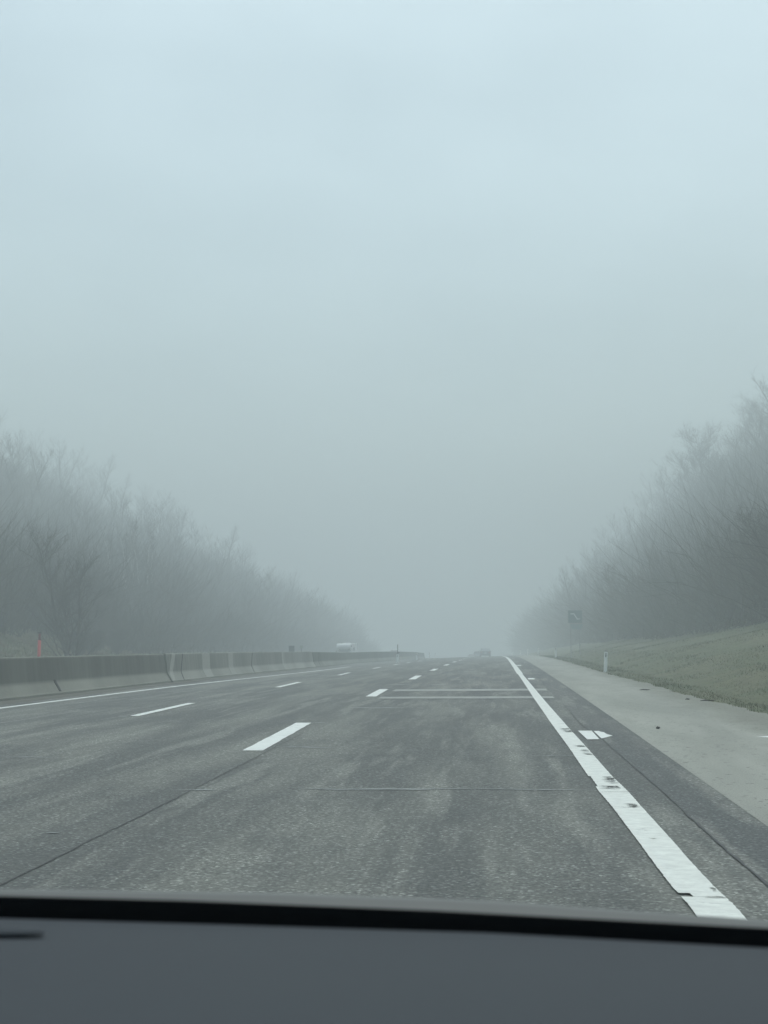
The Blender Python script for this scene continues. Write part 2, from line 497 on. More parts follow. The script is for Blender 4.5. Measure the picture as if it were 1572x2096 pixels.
D2 = [(275, 1466, 392, 1439.5), (568, 1407, 613, 1396.5), (693, 1382.3, 715, 1377), (764, 1368.6, 779, 1365.6), (806, 1361, 817, 1359), (832, 1357, 840, 1355.5)]
for P_, nm in ((D1, 'lane_line'), (D2, 'left_lane_line')):
    pts = [at(*q[:2]) for q in P_]
    parts = [dash(*q, .24 if nm == 'lane_line' else .17) for q in P_]
    per = 16.6
    x, y = at(*P_[-1][:2]); xb = x - bend(y)
    for k in range(1, 16):                     # carries on over the crest
        yy = y + per * k
        if yy > 400: break
        parts.append(quad_on_ground([(xb - .1 + bend(yy), yy), (xb + .1 + bend(yy), yy), (xb + .1 + bend(yy + 6), yy + 6), (xb - .1 + bend(yy + 6), yy + 6)], .006, 4))
    marking(nm, parts, m_lane)

# two faded bars across the lane, small ticks beside the right-hand line
def bar(px0, px1, py0, py1):
    y0 = at((px0 + px1) / 2, py1)[1]; y1 = at((px0 + px1) / 2, py0)[1]; ym = (y0 + y1) / 2
    a, b = ray(px0, ym), ray(px1, ym)
    V, F = [], []
    nn = 14
    for k in range(nn + 1):
        x = a + (b - a) * k / nn
        for y in (y0, y1): V.append((x, y + rng.gauss(0, .03), gz(x, y) + .008))
    for k in range(nn): F.append((2 * k, 2 * k + 2, 2 * k + 3, 2 * k + 1))
    return V, F
marking('cross_bars', [bar(806, 1116, 1411, 1414.6), bar(776, 1130, 1426.3, 1430.2)], m_faded)
def flat(points, zoff):
    V = []
    for p in points:
        x, y = at(*p); V.append((x, y, gz(x, y) + zoff))
    return V, [tuple(range(len(V)))]
marking('edge_ticks', [flat([(1202, 1515), (1227, 1514.5), (1211, 1497), (1183, 1497)], .010),
                       flat([(1231, 1513), (1240, 1511), (1254, 1507), (1242, 1504), (1236, 1500), (1229, 1499), (1226, 1497.5), (1215, 1497.5)], .010),
                       flat([(1082, 1391.4), (1093, 1391.4), (1096, 1390), (1091, 1388.6), (1080, 1388.6)], .010),
                       flat([(1057, 1363), (1067, 1363), (1066, 1361.6), (1056, 1361.6)], .010)], m_lane)
marking('shoulder_tick', [flat([(1547, 1510.5), (1600, 1512), (1600, 1507), (1572, 1508)], .012)], m_lane)
# the long joint to the left of the lane, the seam on the right, cracks across
jp = [at(-60, 1838), at(40, 1795), at(200, 1714), at(370, 1630), at(470, 1578), at(560, 1532), at(622, 1500)]
mb = MB()
jr = random.Random(3)
V, F = [], []
for i in range(len(jp) - 1):
    (x0, y0), (x1, y1) = jp[i], jp[i + 1]
    for k in range(16):
        t = k / 16; x = x0 + (x1 - x0) * t + jr.gauss(0, .006); y = y0 + (y1 - y0) * t
        wd = .0055
        V += [(x - wd, y, gz(x, y) + .005), (x + wd, y, gz(x, y) + .005)]
for k in range(len(V) // 2 - 1): F.append((2 * k, 2 * k + 1, 2 * k + 3, 2 * k + 2))
mb.add(V, F)
V, F = [], []
for k in range(160):
    y = 5 + k * .14; x = seam_x(y) + jr.gauss(0, .004)
    wd = .010 * (0.15 + 0.85 * abs(math.sin(y * 1.9 + math.sin(y * 4)))) * (1.3 if y < 12 else .8)
    V += [(x - wd, y, gz(x, y) + .0075), (x + wd, y, gz(x, y) + .0075)]
for k in range(159): F.append((2 * k, 2 * k + 1, 2 * k + 3, 2 * k + 2))
mb.add(V, F)
tag(mb.build('road_joint', m_crack), kind='structure')
mb = MB(); sr = random.Random(9)                  # scuffs and cracks that run across the broad line
def scuffs(pxa, pxb, pya, pyb, cnt, ragged=.3):
    for i in range(cnt):
        py = pya + (pyb - pya) * ((i + .5) / cnt) + sr.uniform(-.4, .4) * (pyb - pya) / cnt
        f_ = (py - pya) / max(.1, pyb - pya) - .5; sh = 1.25 * (py - (pya + pyb) / 2) * .8
        a = pxa + sh + sr.random() * ragged * (pxb - pxa); b = pxb + sh - sr.random() * ragged * (pxb - pxa) * .5
        (x0, y0), (x1, _) = at(a, py), at(b, py)
        nn = 12; V, F = [], []; oy = 0
        hw = .5 * abs(at(a, py - (pyb - pya) / cnt * .55)[1] - y0) if cnt > 1 else .010
        for k in range(nn + 1):
            x = x0 + (x1 - x0) * k / nn; oy += sr.gauss(0, hw * .3)
            w_ = hw * min(1, k / 5) * sr.uniform(.4, 1.2) * (1 if k < nn else .5)
            V += [(x, y0 + oy - w_, gz(x, y0) + .0135), (x, y0 + oy + w_, gz(x, y0) + .0135)]
        for k in range(nn): F.append((2 * k, 2 * k + 2, 2 * k + 3, 2 * k + 1))
        mb.add(V, F)
scuffs(1129, 1156, 1482.6, 1484, 1); scuffs(1142, 1156, 1488, 1489, 1); scuffs(1145, 1172, 1492.5, 1500.5, 6, .35)
scuffs(1170, 1200, 1528, 1532, 3); scuffs(1185, 1207, 1537, 1540.5, 3); scuffs(1189, 1213, 1543, 1547.5, 3)
scuffs(1189, 1203, 1565.5, 1566.5, 1); scuffs(1214, 1222, 1558, 1559, 1)
scuffs(1230, 1262, 1592, 1606, 9, .45); scuffs(1221, 1272, 1611, 1617.5, 4, .3); scuffs(1226, 1290, 1623.6, 1624.6, 1, .1)
scuffs(1254, 1300, 1653, 1656, 1, .1); scuffs(1276, 1309, 1648, 1655.5, 6, .3); scuffs(1327, 1343, 1719, 1720, 1, .1)
scuffs(1447, 1466, 1820, 1829, 5, .4); scuffs(1420, 1488, 1839, 1843, 3, .3); scuffs(1118, 1122, 1449, 1450, 1); scuffs(1125, 1134, 1466, 1467, 1)
tag(mb.build('line_scuffs', m_asphalt), kind='structure')
def cross_crack(mb, px0, px1, py, wd, seed, zoff=.005):
    r = random.Random(seed)
    x0, y0 = at(px0, py); x1, _ = at(px1, py)
    nn = max(8, int((x1 - x0) / .06)); V, F = [], []
    oy = 0
    for k in range(nn + 1):
        x = x0 + (x1 - x0) * k / nn; oy += r.gauss(0, .012); oy *= .93
        ww = wd * (0.35 + r.random() * .8) * min(1, k / 4, (nn - k) / 4)
        V += [(x, y0 + oy - ww, gz(x, y0) + zoff), (x, y0 + oy + ww, gz(x, y0) + zoff)]
    for k in range(nn): F.append((2 * k, 2 * k + 2, 2 * k + 3, 2 * k + 1))
    mb.add(V, F)
mb = MB()
for a, b, py, wd in ((345, 480, 1617, .04), (600, 900, 1616, .045), (720, 1210, 1614.5, .03), (560, 690, 1530, .07), (1080, 1215, 1548, .03), (710, 830, 1449, .12), (790, 845, 1402, .2), (870, 920, 1402, .2), (640, 670, 1480, .1), (240, 262, 1467, .1), (0, 120, 1550, .05), (90, 130, 1706, .03)):
    cross_crack(mb, a, b, py, wd, int(a + py))
tag(mb.build('pale_road_marks', m_pale), kind='structure')
mb = MB()
for a, b, py, wd in ((380, 700, 1613.0, .004), (1290, 1360, 1624.5, .006), (1080, 1380, 1827, .004), (1345, 1355, 1625, .006)):
    cross_crack(mb, a, b, py, wd, int(a + py), .0135)
tag(mb.build('road_cracks', m_pale), kind='structure')

# ------------------------------------------------------------------ concrete median barriers
def barrier(name, ys, mat, off, label, ragged=False, hgt=.97, taper=None):
    # profile from the road-side foot over the top to the far foot: (offset towards the road, height)
    prof_ = [(.0, 0.0), (.0, .07), (-.035, .10), (-.17, .30), (-.185, .34), (-.245, .80), (-.255, .845), (-.27, .86), (-.43, .86), (-.45, .845), (-.46, .80), (-.52, .34), (-.535, .30), (-.68, .10), (-.70, 0.0)]
    V, F, H = [], [], []
    for Y in ys:
        X = barrier_x(Y) + off
        hs = hgt / .86 * (taper(Y) if taper else 1.0)
        for dx, h in prof_:
            x = X + dx
            V.append((x, Y, gz(x, Y) + h * hs - .02)); H.append(h / .86)
    n_ = len(prof_)
    for j in range(len(ys) - 1):
        for i in range(n_ - 1):
            F.append((j * n_ + i, (j + 1) * n_ + i, (j + 1) * n_ + i + 1, j * n_ + i + 1))
    c0 = tuple(range(n_)); c1 = tuple((len(ys) - 1) * n_ + i for i in range(n_ - 1, -1, -1))
    mb = MB(); mb.add(V, F + [c0, c1])
    o = mb.build(name, mat)
    a = o.data.attributes.new('height', 'FLOAT', 'POINT')
    a.data.foreach_set('value', H)
    tag(o, label, 'concrete barrier')
    return o
def face_strip(parent, name, mat, Ya, Yb, slant, off, full=True, proud=.008):
    """a joint or patch lying on the road-side face, slanting as it goes down"""
    fp = [(.0, .07), (-.035, .10), (-.17, .30), (-.185, .34), (-.245, .80), (-.255, .845)]
    if not full: fp = fp[1:4]
    V, F = [], []
    for i, (dx, h) in enumerate(fp):
        s = slant * (1 - h / .86)
        for Y in (Ya + s, Yb + s):
            x = barrier_x(Y) + off + dx + proud
            V.append((x, Y, gz(x, Y) + h * 1.143 - .02 + proud * .4))
    for i in range(len(fp) - 1): F.append((2 * i, 2 * i + 1, 2 * i + 3, 2 * i + 2))
    for i in range(len(fp) - 1, -1, -1): pass
    m = MB().add(V, F)
    o = m.build(name, mat, parent)
    sd = o.modifiers.new('thickness', 'SOLIDIFY'); sd.thickness = .02
    return o
def yb(px):                                    # distance at which the barrier's foot crosses a column
    lo, hi = 10.0, 160.0
    for _ in range(40):
        m = (lo + hi) / 2
        if VX + FPX * (barrier_x(m) - .2) / m < px: lo = m
        else: hi = m
    return lo
Y_STEP = yb(337)
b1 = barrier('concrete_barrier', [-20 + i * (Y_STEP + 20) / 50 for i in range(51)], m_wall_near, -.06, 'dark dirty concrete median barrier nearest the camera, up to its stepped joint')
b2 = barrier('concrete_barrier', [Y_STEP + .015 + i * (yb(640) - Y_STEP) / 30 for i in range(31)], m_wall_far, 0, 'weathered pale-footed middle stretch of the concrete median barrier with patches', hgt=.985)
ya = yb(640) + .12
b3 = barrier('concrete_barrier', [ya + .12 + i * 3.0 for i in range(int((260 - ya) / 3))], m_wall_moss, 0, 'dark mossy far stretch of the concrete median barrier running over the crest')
f = yb(104); face_strip(b1, 'joint', m_rubber, f - .06, f + .10, 0, -.06, full=False)
for px, wpx, mt in ((350, 7, m_patch), (412, 16, m_patch), (466, 10, m_patch), (577, 3, m_patch)):
    a, b = yb(px), yb(px + wpx)
    face_strip(b2, 'patch', mt, a, b, -.35 if px > 400 else -1.2, 0)
for px in (372, 516):
    a = yb(px); face_strip(b2, 'joint', m_rubber, a, a + .07 + (px > 500) * .08, -1.0, 0)
a = yb(653); face_strip(b3, 'joint', m_rubber, a, a + .25, -1.5, 0)
# transition block at the step
blk = MB(); X = barrier_x(Y_STEP)
for i in range(5):
    pass

# ------------------------------------------------------------------ delineator posts, poles, sign
def make_post():
    t = empty('delineator_post')
    mb = MB()
    def ring(z, wx, wy, sl=0): return [(-wx, -wy, z - sl), (0, -wy * 1.5, z - sl), (wx, -wy, z - sl), (wx, wy, z + sl * .2), (-wx, wy, z + sl * .2)]
    mb.loft([ring(-.1, .064, .03), ring(.70, .064, .03), ring(.80, .06, .03)])
    mb.build('post', m_white, t)
    mb = MB(); mb.loft([ring(.803, .066, .034), ring(.835, .066, .034, .008)]); mb.build('cap', m_black, t)
    MB().box((0, -.048, .66), (.034, .012, .16), .003).build('reflector', m_black, t)
    return t
def copy_tree(o, parent=None):
    c = o.copy(); C.objects.link(c)
    if parent is not None: c.parent = parent
    for ch in list(o.children): copy_tree(ch, c)
    return c
p0 = make_post()
x, y = at(1239, 1375.5)
spots = [(x, y, 'white delineator post nearest the camera on the right grass verge')]
names = {1: 'second white delineator post on the right verge, behind the nearest one', 2: 'third white delineator post along the right verge',
         3: 'fourth white delineator post along the right verge, near the crest', 4: 'fifth white delineator post along the right verge, faint in fog', 5: 'farthest faint white delineator post on the right verge'}
for k, (px, yy) in enumerate([(1135, 122), (1100, 165), (1078.5, 205), (1063.5, 250), (1047.5, 300)]):
    spots.append((ray(px, yy), yy, names[k + 1]))
for k, (x, y, lb) in enumerate(spots):
    o = p0 if k == 0 else copy_tree(p0)
    o.location = (x, y, gz(x, y) + (0 if k < 3 else .1)); o.rotation_euler = (0, 0, R(rng.uniform(-4, 4)))
    tag(o, lb, 'delineator post', 'delineator posts on the right verge')
    if k == 0: o.rotation_euler = (0, R(2.5), 0)
left = [(814, 118, 'white delineator post with a tall black snow pole, leftmost by the far barrier'), (853, 158, 'white delineator post in the middle of the three by the far barrier'), (879, 205, 'white delineator post at the right-hand end of the far barrier')]
for k, (px, yy, lb) in enumerate(left):
    o = copy_tree(p0); x = ray(px, yy)
    o.location = (x, yy, gz(x, yy) - .12); o.rotation_euler = (0, 0, 0); o.scale = (1.1, 1, 1)
    if k == 0: o.scale = (1.2, 1, 1)
    tag(o, lb, 'delineator post', 'delineator posts by the far barrier')
    if k == 0:
        MB().tube([(0, .06, .55), (0, .06, 1.52)], .022, 8).build('snow_pole', m_black, o)
        MB().box((.07, .06, .93), (.10, .03, .05), .004).build('bracket', m_black, o)
o = copy_tree(p0); x = ray(891, 262); o.location = (x, 262, gz(x, 262)); o.rotation_euler = (0, 0, 0)
tag(o, 'farthest tiny delineator post just right of the barrier end', 'delineator post', 'delineator posts by the far barrier')

t = empty('snow_pole', (ray(66, 72), 72, gz(ray(66, 72), 72)), 0)
t.rotation_euler = (0, R(1.0), 0)
tag(t, 'red snow pole with a dark tip rising behind the median barrier', 'snow pole')
MB().tube([(0, 0, -.1), (0, 0, 1.7)], [.085, .075], 10).build('pole', m_red, t, True)
MB().tube([(0, 0, 1.702), (0, 0, 2.02)], [.07, .05], 10).build('tip', plain('dark_red', (.16, .03, .03), .6), t, True)
MB().box((0, 0, 2.05), (.22, .05, .05), .01).build('cap', m_black, t)

# lane information sign in the fog
SY = 123.0; SX = ray(1175, SY)
def sz(py): return EYE - (py - VH) / FPX * SY
def sx(px): return ray(px, SY) - SX
t = empty('road_sign', (SX, SY, gz(SX, SY)))
tag(t, 'dim blue road sign with a stepped white line and paler plate below', 'road sign')
g0 = gz(SX, SY)
MB().box(((sx(1161) + sx(1189)) / 2, 0, (sz(1250) + sz(1275.5)) / 2 - g0), (sx(1189) - sx(1161), .04, sz(1250) - sz(1275.5)), .01).build('panel', m_signblue, t)
mb = MB()
pl = [(1166, 1257), (1172.5, 1257), (1179, 1267.5), (1184, 1267.5)]
for (a, b), (c, d) in zip(pl, pl[1:]):
    p, q = Vector((sx(a), -.03, sz(b) - g0)), Vector((sx(c), -.03, sz(d) - g0))
    dr = (q - p).normalized(); nn = Vector((-dr.z, 0, dr.x)) * .036; e = dr * .015
    mb.add([p - nn - e, q - nn + e, q + nn + e, p + nn - e, p - nn - e + Vector((0, .008, 0)), q - nn + e + Vector((0, .008, 0)), q + nn + e + Vector((0, .008, 0)), p + nn - e + Vector((0, .008, 0))], [(0, 1, 2, 3), (7, 6, 5, 4), (0, 4, 5, 1), (3, 2, 6, 7)])
mb.build('white_line', m_signwhite, t)
pz = (sz(1278) + sz(1289)) / 2 - g0
xa, xb = sx(1164), sx(1191)
zt, zb = sz(1278) - g0, sz(1288.5) - g0
mb = MB(); mb.add([(xa, -.02, zt), (xb, -.02, zt), (sx(1187), -.02, zb), (sx(1169), -.02, zb), (xa, .02, zt), (xb, .02, zt), (sx(1187), .02, zb), (sx(1169), .02, zb)], [(3, 2, 1, 0), (4, 5, 6, 7), (0, 1, 5, 4), (2, 3, 7, 6), (1, 2, 6, 5), (3, 0, 4, 7)])
mb.build('plate', plain('plate_grey', (.22, .30, .31), .5), t)
for s in (-.35, .35):
    MB().tube([(s, .06, -.3), (s, .06, sz(1251) - g0)], .035, 8).build('post', m_steel, t)

# thin pole and small sign behind the barrier
t = empty('marker_post', (ray(596, 92), 92, gz(ray(596, 92), 92)))
MB().box((0, 0, .62), (.34, .08, 1.35), .02).build('post', plain('marker_grey', (.26, .28, .28), .6), t)
MB().box((0, 0, 1.32), (.36, .10, .05), .01).build('cap', m_refl, t)
tag(t, 'pale grey marker post standing behind the median barrier', 'marker post')
t = empty('kilometre_sign', (ray(616, 96), 96, gz(ray(616, 96), 96)))
MB().tube([(0, 0, -.1), (0, 0, 1.2)], .025, 8).build('post', m_steel, t)
MB().box((0, -.03, 1.28), (.20, .02, .16), .006).build('panel', plain('sign_pale', (.42, .46, .42), .5), t)
tag(t, 'tiny pale sign on a thin post behind the median barrier', 'sign')

# sticks on the pale shoulder
for k, (px, py, ln, a, lb) in enumerate([(1320, 1413.6, .26, 5, 'dark twig lying on the pale shoulder'), (1449, 1436, .30, -8, 'dark stick lying at the grass edge of the pale shoulder'), (1408, 1433, .12, 30, 'tiny dark scrap beside the stick on the shoulder'), (1347, 1466 + 27, .05, 0, 'small dark pebble on the pale shoulder')]):
    x, y = at(px, py)
    pts = [(-ln / 2, 0, .012), (-ln / 6, .012, .02), (ln / 5, -.01, .016), (ln / 2, .015, .02)]
    o = MB().tube(pts, [.006, .014, .013, .004] if k < 3 else [.01, .022, .02, .008], 6).build('stick' if k < 3 else 'pebble', m_wood)
    o.location = (x, y, gz(x, y) + .006); o.rotation_euler = (0, 0, R(a))
    tag(o, lb, 'stick' if k < 3 else 'pebble')

# ------------------------------------------------------------------ vehicles
def tyre(t, name, x, y, r, wd, mt, mr):
    w_ = MB().tube([(x - wd / 2, y, r), (x - wd / 2 + .02, y, r), (x + wd / 2 - .02, y, r), (x + wd / 2, y, r)], [r * .92, r, r, r * .92], 20).build('wheel', mt, t, True)
    sgn = 1 if x > 0 else -1
    MB().tube([(x + sgn * (wd / 2 - .01), y, r), (x + sgn * (wd / 2 + .008), y, r)], r * .6, 14).build('rim', mr, w_)
m_glass = plain('car_glass', (.03, .035, .04), .08, .8)
m_rearglass = plain('glass_painted_reflection', (.38, .42, .44), .15, .8)  # pale base colour stands in for the bright reflection in the rear window
m_lamp = plain('tail_lamp', (.35, .02, .02), .2)
m_head = plain('head_lamp', (.75, .77, .75), .15)
m_tyre = plain('tyre', (.015, .015, .016), .8)
m_rim = plain('rim', (.35, .36, .37), .35, .5, .7)
def make_car(col, glass, w=1.8, L=4.3, h=1.45):
    """rear at -Y, driving towards +Y"""
    t = empty('car')
    body = plain('car_paint', col, .3, .6)
    st = [(-L / 2, .42, .86, .84), (-L / 2 + .06, .28, .98, .93), (-L / 2 + .4, .22, 1.02, 1.0), (-.2, .2, .96, 1.0), (.9, .2, .92, 1.0), (L / 2 - .5, .22, .84, .96), (L / 2 - .08, .28, .70, .86), (L / 2, .38, .58, .74)]
    rings = []
    for y, z0, z1, k in st:
        hw = w / 2 * k
        rings.append([(-hw * .93, y, z0), (hw * .93, y, z0), (hw, y, z0 + .15), (hw, y, z0 + (z1 - z0) * .7), (hw * .93, y, z1), (-hw * .93, y, z1), (-hw, y, z0 + (z1 - z0) * .7), (-hw, y, z0 + .15)])
    MB().loft(rings).build('body', body, t, False, .03)
    hw = w / 2
    def cr(y, z, k): return [(-hw * k, y, z), (hw * k, y, z)]
    ys = [(-L / 2 + .12, .99, .90), (-L / 2 + .55, h, .70), (.15, h + .02, .70), (.95, .93, .88)]
    V = [v for y, z, k in ys for v in cr(y, z, k)]
    V += [(-hw * .9, -.2, .95), (hw * .9, -.2, .95)]
    MB().add(V, [(2, 3, 5, 4), (0, 2, 4, 6), (1, 7, 5, 3), (0, 6, 7, 1)]).build('roof', body, t)
    def pane(a, b, nm, mat):
        (y0, z0, k0), (y1, z1, k1) = a, b
        d = Vector((0, y1 - y0, z1 - z0)).normalized(); nr = Vector((0, -d.z, d.y)) * (.012 if y1 > y0 and z1 > z0 else .012)
        q = [Vector((-hw * k0 * .94, y0, z0)), Vector((hw * k0 * .94, y0, z0)), Vector((hw * k1 * .96, y1, z1)), Vector((-hw * k1 * .96, y1, z1))]
        MB().add([v + nr for v in q] + [v - nr for v in q], [(0, 1, 2, 3), (7, 6, 5, 4), (0, 4, 5, 1), (1, 5, 6, 2), (2, 6, 7, 3), (3, 7, 4, 0)]).build(nm, mat, t)
    pane(ys[0], ys[1], 'rear_window', glass); pane(ys[2], ys[3], 'windscreen', m_glass)
    for s in (-1, 1):
        MB().box((s * hw * .74, -L / 2 + .02, .80), (.26, .08, .15), .02).build('tail_light', m_lamp, t)
        MB().box((s * hw * .62, L / 2 - .06, .58), (.34, .1, .13), .02).build('headlight', m_head, t)
        MB().box((s * (hw + .07), .72, 1.0), (.16, .1, .12), .02).build('wing_mirror', body, t)
        MB().box((s * hw * .845, -.25, 1.18), (.02, 1.6, .28), .004, Matrix.Rotation(R(-18 * s), 3, 'Y')).build('side_window', m_glass, t)
        for y in (-L / 2 + .8, L / 2 - .85): tyre(t, 'wheel', s * (hw - .11), y, .32, .2, m_tyre, m_rim)
    MB().box((0, -L / 2 - .01, .46), (w * .86, .1, .2), .03).build('bumper', m_black, t)
    MB().box((0, -L / 2 - .02, .68), (.5, .02, .11), .003).build('number_plate', m_signwhite, t)
    return t
for px, yy, col, gl, dims, lb in ((992, 268, (.022, .025, .028), m_rearglass, (1.85, 4.3, 1.42), 'dark car driving away over the crest, nearest of the three cars ahead'),
                                  (976.5, 335, (.20, .21, .22), m_glass, (1.78, 4.2, 1.46), 'faint grey car just left of the dark car on the crest'),
                                  (964, 392, (.04, .045, .05), m_glass, (1.8, 4.4, 1.42), 'faint dark car farthest left on the crest, mostly sunk behind it')):
    t = make_car(col, gl, *dims); x = ray(px, yy)
    t.location = (x, yy, gz(x, yy)); t.rotation_euler = (0, R(1), R(2))
    tag(t, lb, 'car', 'cars driving away ahead')

def make_motorhome():
    """faces -Y (towards the camera)"""
    t = empty('motorhome'); wp = plain('motorhome_white', (.90, .92, .92), .35)
    gp = plain('cab_grey', (.30, .32, .33), .35)
    W = 2.2
    def prism(pts, w, nm, mat, bev=.05, par=None):
        n_ = len(pts); V = [(-w / 2, y, z) for y, z in pts] + [(w / 2, y, z) for y, z in pts]
        F = [tuple(range(n_ - 1, -1, -1)), tuple(range(n_, 2 * n_))] + [(i, (i + 1) % n_, n_ + (i + 1) % n_, n_ + i) for i in range(n_)]
        return MB().add(V, F).build(nm, mat, par or t, False, bev)
    prism([(1.2, .45), (1.2, 1.78), (.35, 1.85), (-.15, 2.05), (-.30, 2.30), (-.12, 2.62), (.6, 2.74), (5.6, 2.74), (5.7, 2.6), (5.7, .45)], W, 'body', wp, .06)
    cab = prism([(-.95, .45), (-.95, .95), (-.75, 1.12), (-.10, 1.30), (.30, 1.845), (1.19, 1.775), (1.19, .40), (-.8, .35)], 1.9, 'cab', gp, .05)
    prism([(-.135, 1.285), (-.155, 1.30), (.25, 1.84), (.275, 1.825)], 1.66, 'windscreen', m_glass, .005)
    MB().box((0, -.96, .78), (1.0, .05, .2), .02).build('grille', m_black, t)
    MB().box((0, -1.0, .50), (1.86, .12, .22), .03).build('bumper', m_black, t)
    for s in (-1, 1):
        MB().box((s * .74, -.93, .86), (.3, .12, .2), .03).build('headlight', m_head, t)
        MB().box((s * 1.14, -.05, 1.45), (.18, .12, .38), .03).build('wing_mirror', m_signwhite if s > 0 else m_black, t)
        MB().box((s * 1.105, 3.0, 1.85), (.02, 1.1, .55), .005).build('side_window', m_glass, t)
        MB().box((s * 1.105, .55, 2.32), (.02, .7, .3), .005).build('side_window', m_glass, t)
        MB().box((s * .955, .65, 1.42), (.02, .9, .45), .005).build('cab_window', m_glass, t)
        for y in (-.2, 3.6): tyre(t, 'wheel', s * .88, y, .34, .22, m_tyre, m_rim)
    MB().box((.45, 1.4, 2.80), (.6, .7, .12), .03).build('roof_vent', wp, t)
    MB().box((-.3, 3.2, 2.81), (.8, .8, .14), .03).build('roof_vent', wp, t)
    return t
t = make_motorhome(); yy = 198; x = ray(703, yy)
t.location = (x, yy, gz(x, yy) + .0); t.rotation_euler = (0, 0, R(-5)); t.scale = (.83, .83, .83)
tag(t, 'white motorhome with an overcab bed coming the other way behind the barrier', 'motorhome')
def make_van():
    t = empty('van'); wp = plain('van_white', (.76, .78, .78), .35)
    st = [(-2.3, .5, .9, .9), (-2.1, .35, 1.15, .97), (-1.2, .3, 1.32, 1.0), (-.5, .3, 1.95, .98), (-.2, .3, 2.05, 1.0), (2.3, .3, 2.08, 1.0), (2.45, .4, 1.98, .97)]
    rings = []
    for y, z0, z1, k in st:
        hw = .93 * k
        rings.append([(-hw, y, z0), (hw, y, z0), (hw, y, z0 + (z1 - z0) * .6), (hw * .9, y, z1), (-hw * .9, y, z1), (-hw, y, z0 + (z1 - z0) * .6)])
    MB().loft(rings).build('body', wp, t, False, .04)
    MB().add([(-.74, -1.21, 1.345), (.74, -1.21, 1.345), (.72, -.56, 1.91), (-.72, -.56, 1.91), (-.74, -1.2, 1.325), (.74, -1.2, 1.325), (.72, -.55, 1.89), (-.72, -.55, 1.89)], [(0, 1, 2, 3), (7, 6, 5, 4), (0, 4, 5, 1), (1, 5, 6, 2), (2, 6, 7, 3), (3, 7, 4, 0)]).build('windscreen', m_glass, t)
    for s in (-1, 1):
        MB().box((s * .7, -2.22, .86), (.3, .12, .2), .03).build('headlight', m_head, t)
        MB().box((s * 1.03, -.8, 1.35), (.18, .1, .3), .03).build('wing_mirror', m_black, t)
        for y in (-1.5, 1.6): tyre(t, 'wheel', s * .82, y, .33, .2, m_tyre, m_rim)
    return t
t = make_van(); yy = 296; x = ray(808, yy)
t.location = (x, yy, gz(x, yy) + .0); t.rotation_euler = (0, 0, R(-4))
tag(t, 'white van coming the other way with only its roof above the far barrier', 'van')

# ------------------------------------------------------------------ trees
def cones(segs, sides):
    """segs: array (n,8) p0 p1 r0 r1 -> verts, quads"""
    S = np.asarray(segs, dtype=np.float64)
    p0, p1, r0, r1 = S[:, 0:3], S[:, 3:6], S[:, 6:7], S[:, 7:8]
    d = p1 - p0; d /= np.linalg.norm(d, axis=1, keepdims=True) + 1e-9
    ref = np.where(np.abs(d[:, 2:3]) < .9, np.array([[0, 0, 1.0]]), np.array([[1.0, 0, 0]]))
    u = np.cross(d, ref); u /= np.linalg.norm(u, axis=1, keepdims=True) + 1e-9
    v = np.cross(d, u)
    n_ = len(S); V = np.zeros((n_, 2 * sides, 3))
    for k in range(sides):
        a = 2 * math.pi * k / sides
        o = u * math.cos(a) + v * math.sin(a)
        V[:, k] = p0 + o * r0; V[:, sides + k] = p1 + o * r1
    base = (np.arange(n_) * 2 * sides)[:, None]
    F = []
    for k in range(sides):
        j = (k + 1) % sides
        F.append(base + np.array([[k, j, sides + j, sides + k]]))
    return V.reshape(-1, 3), np.stack(F, 1).reshape(-1, 4)

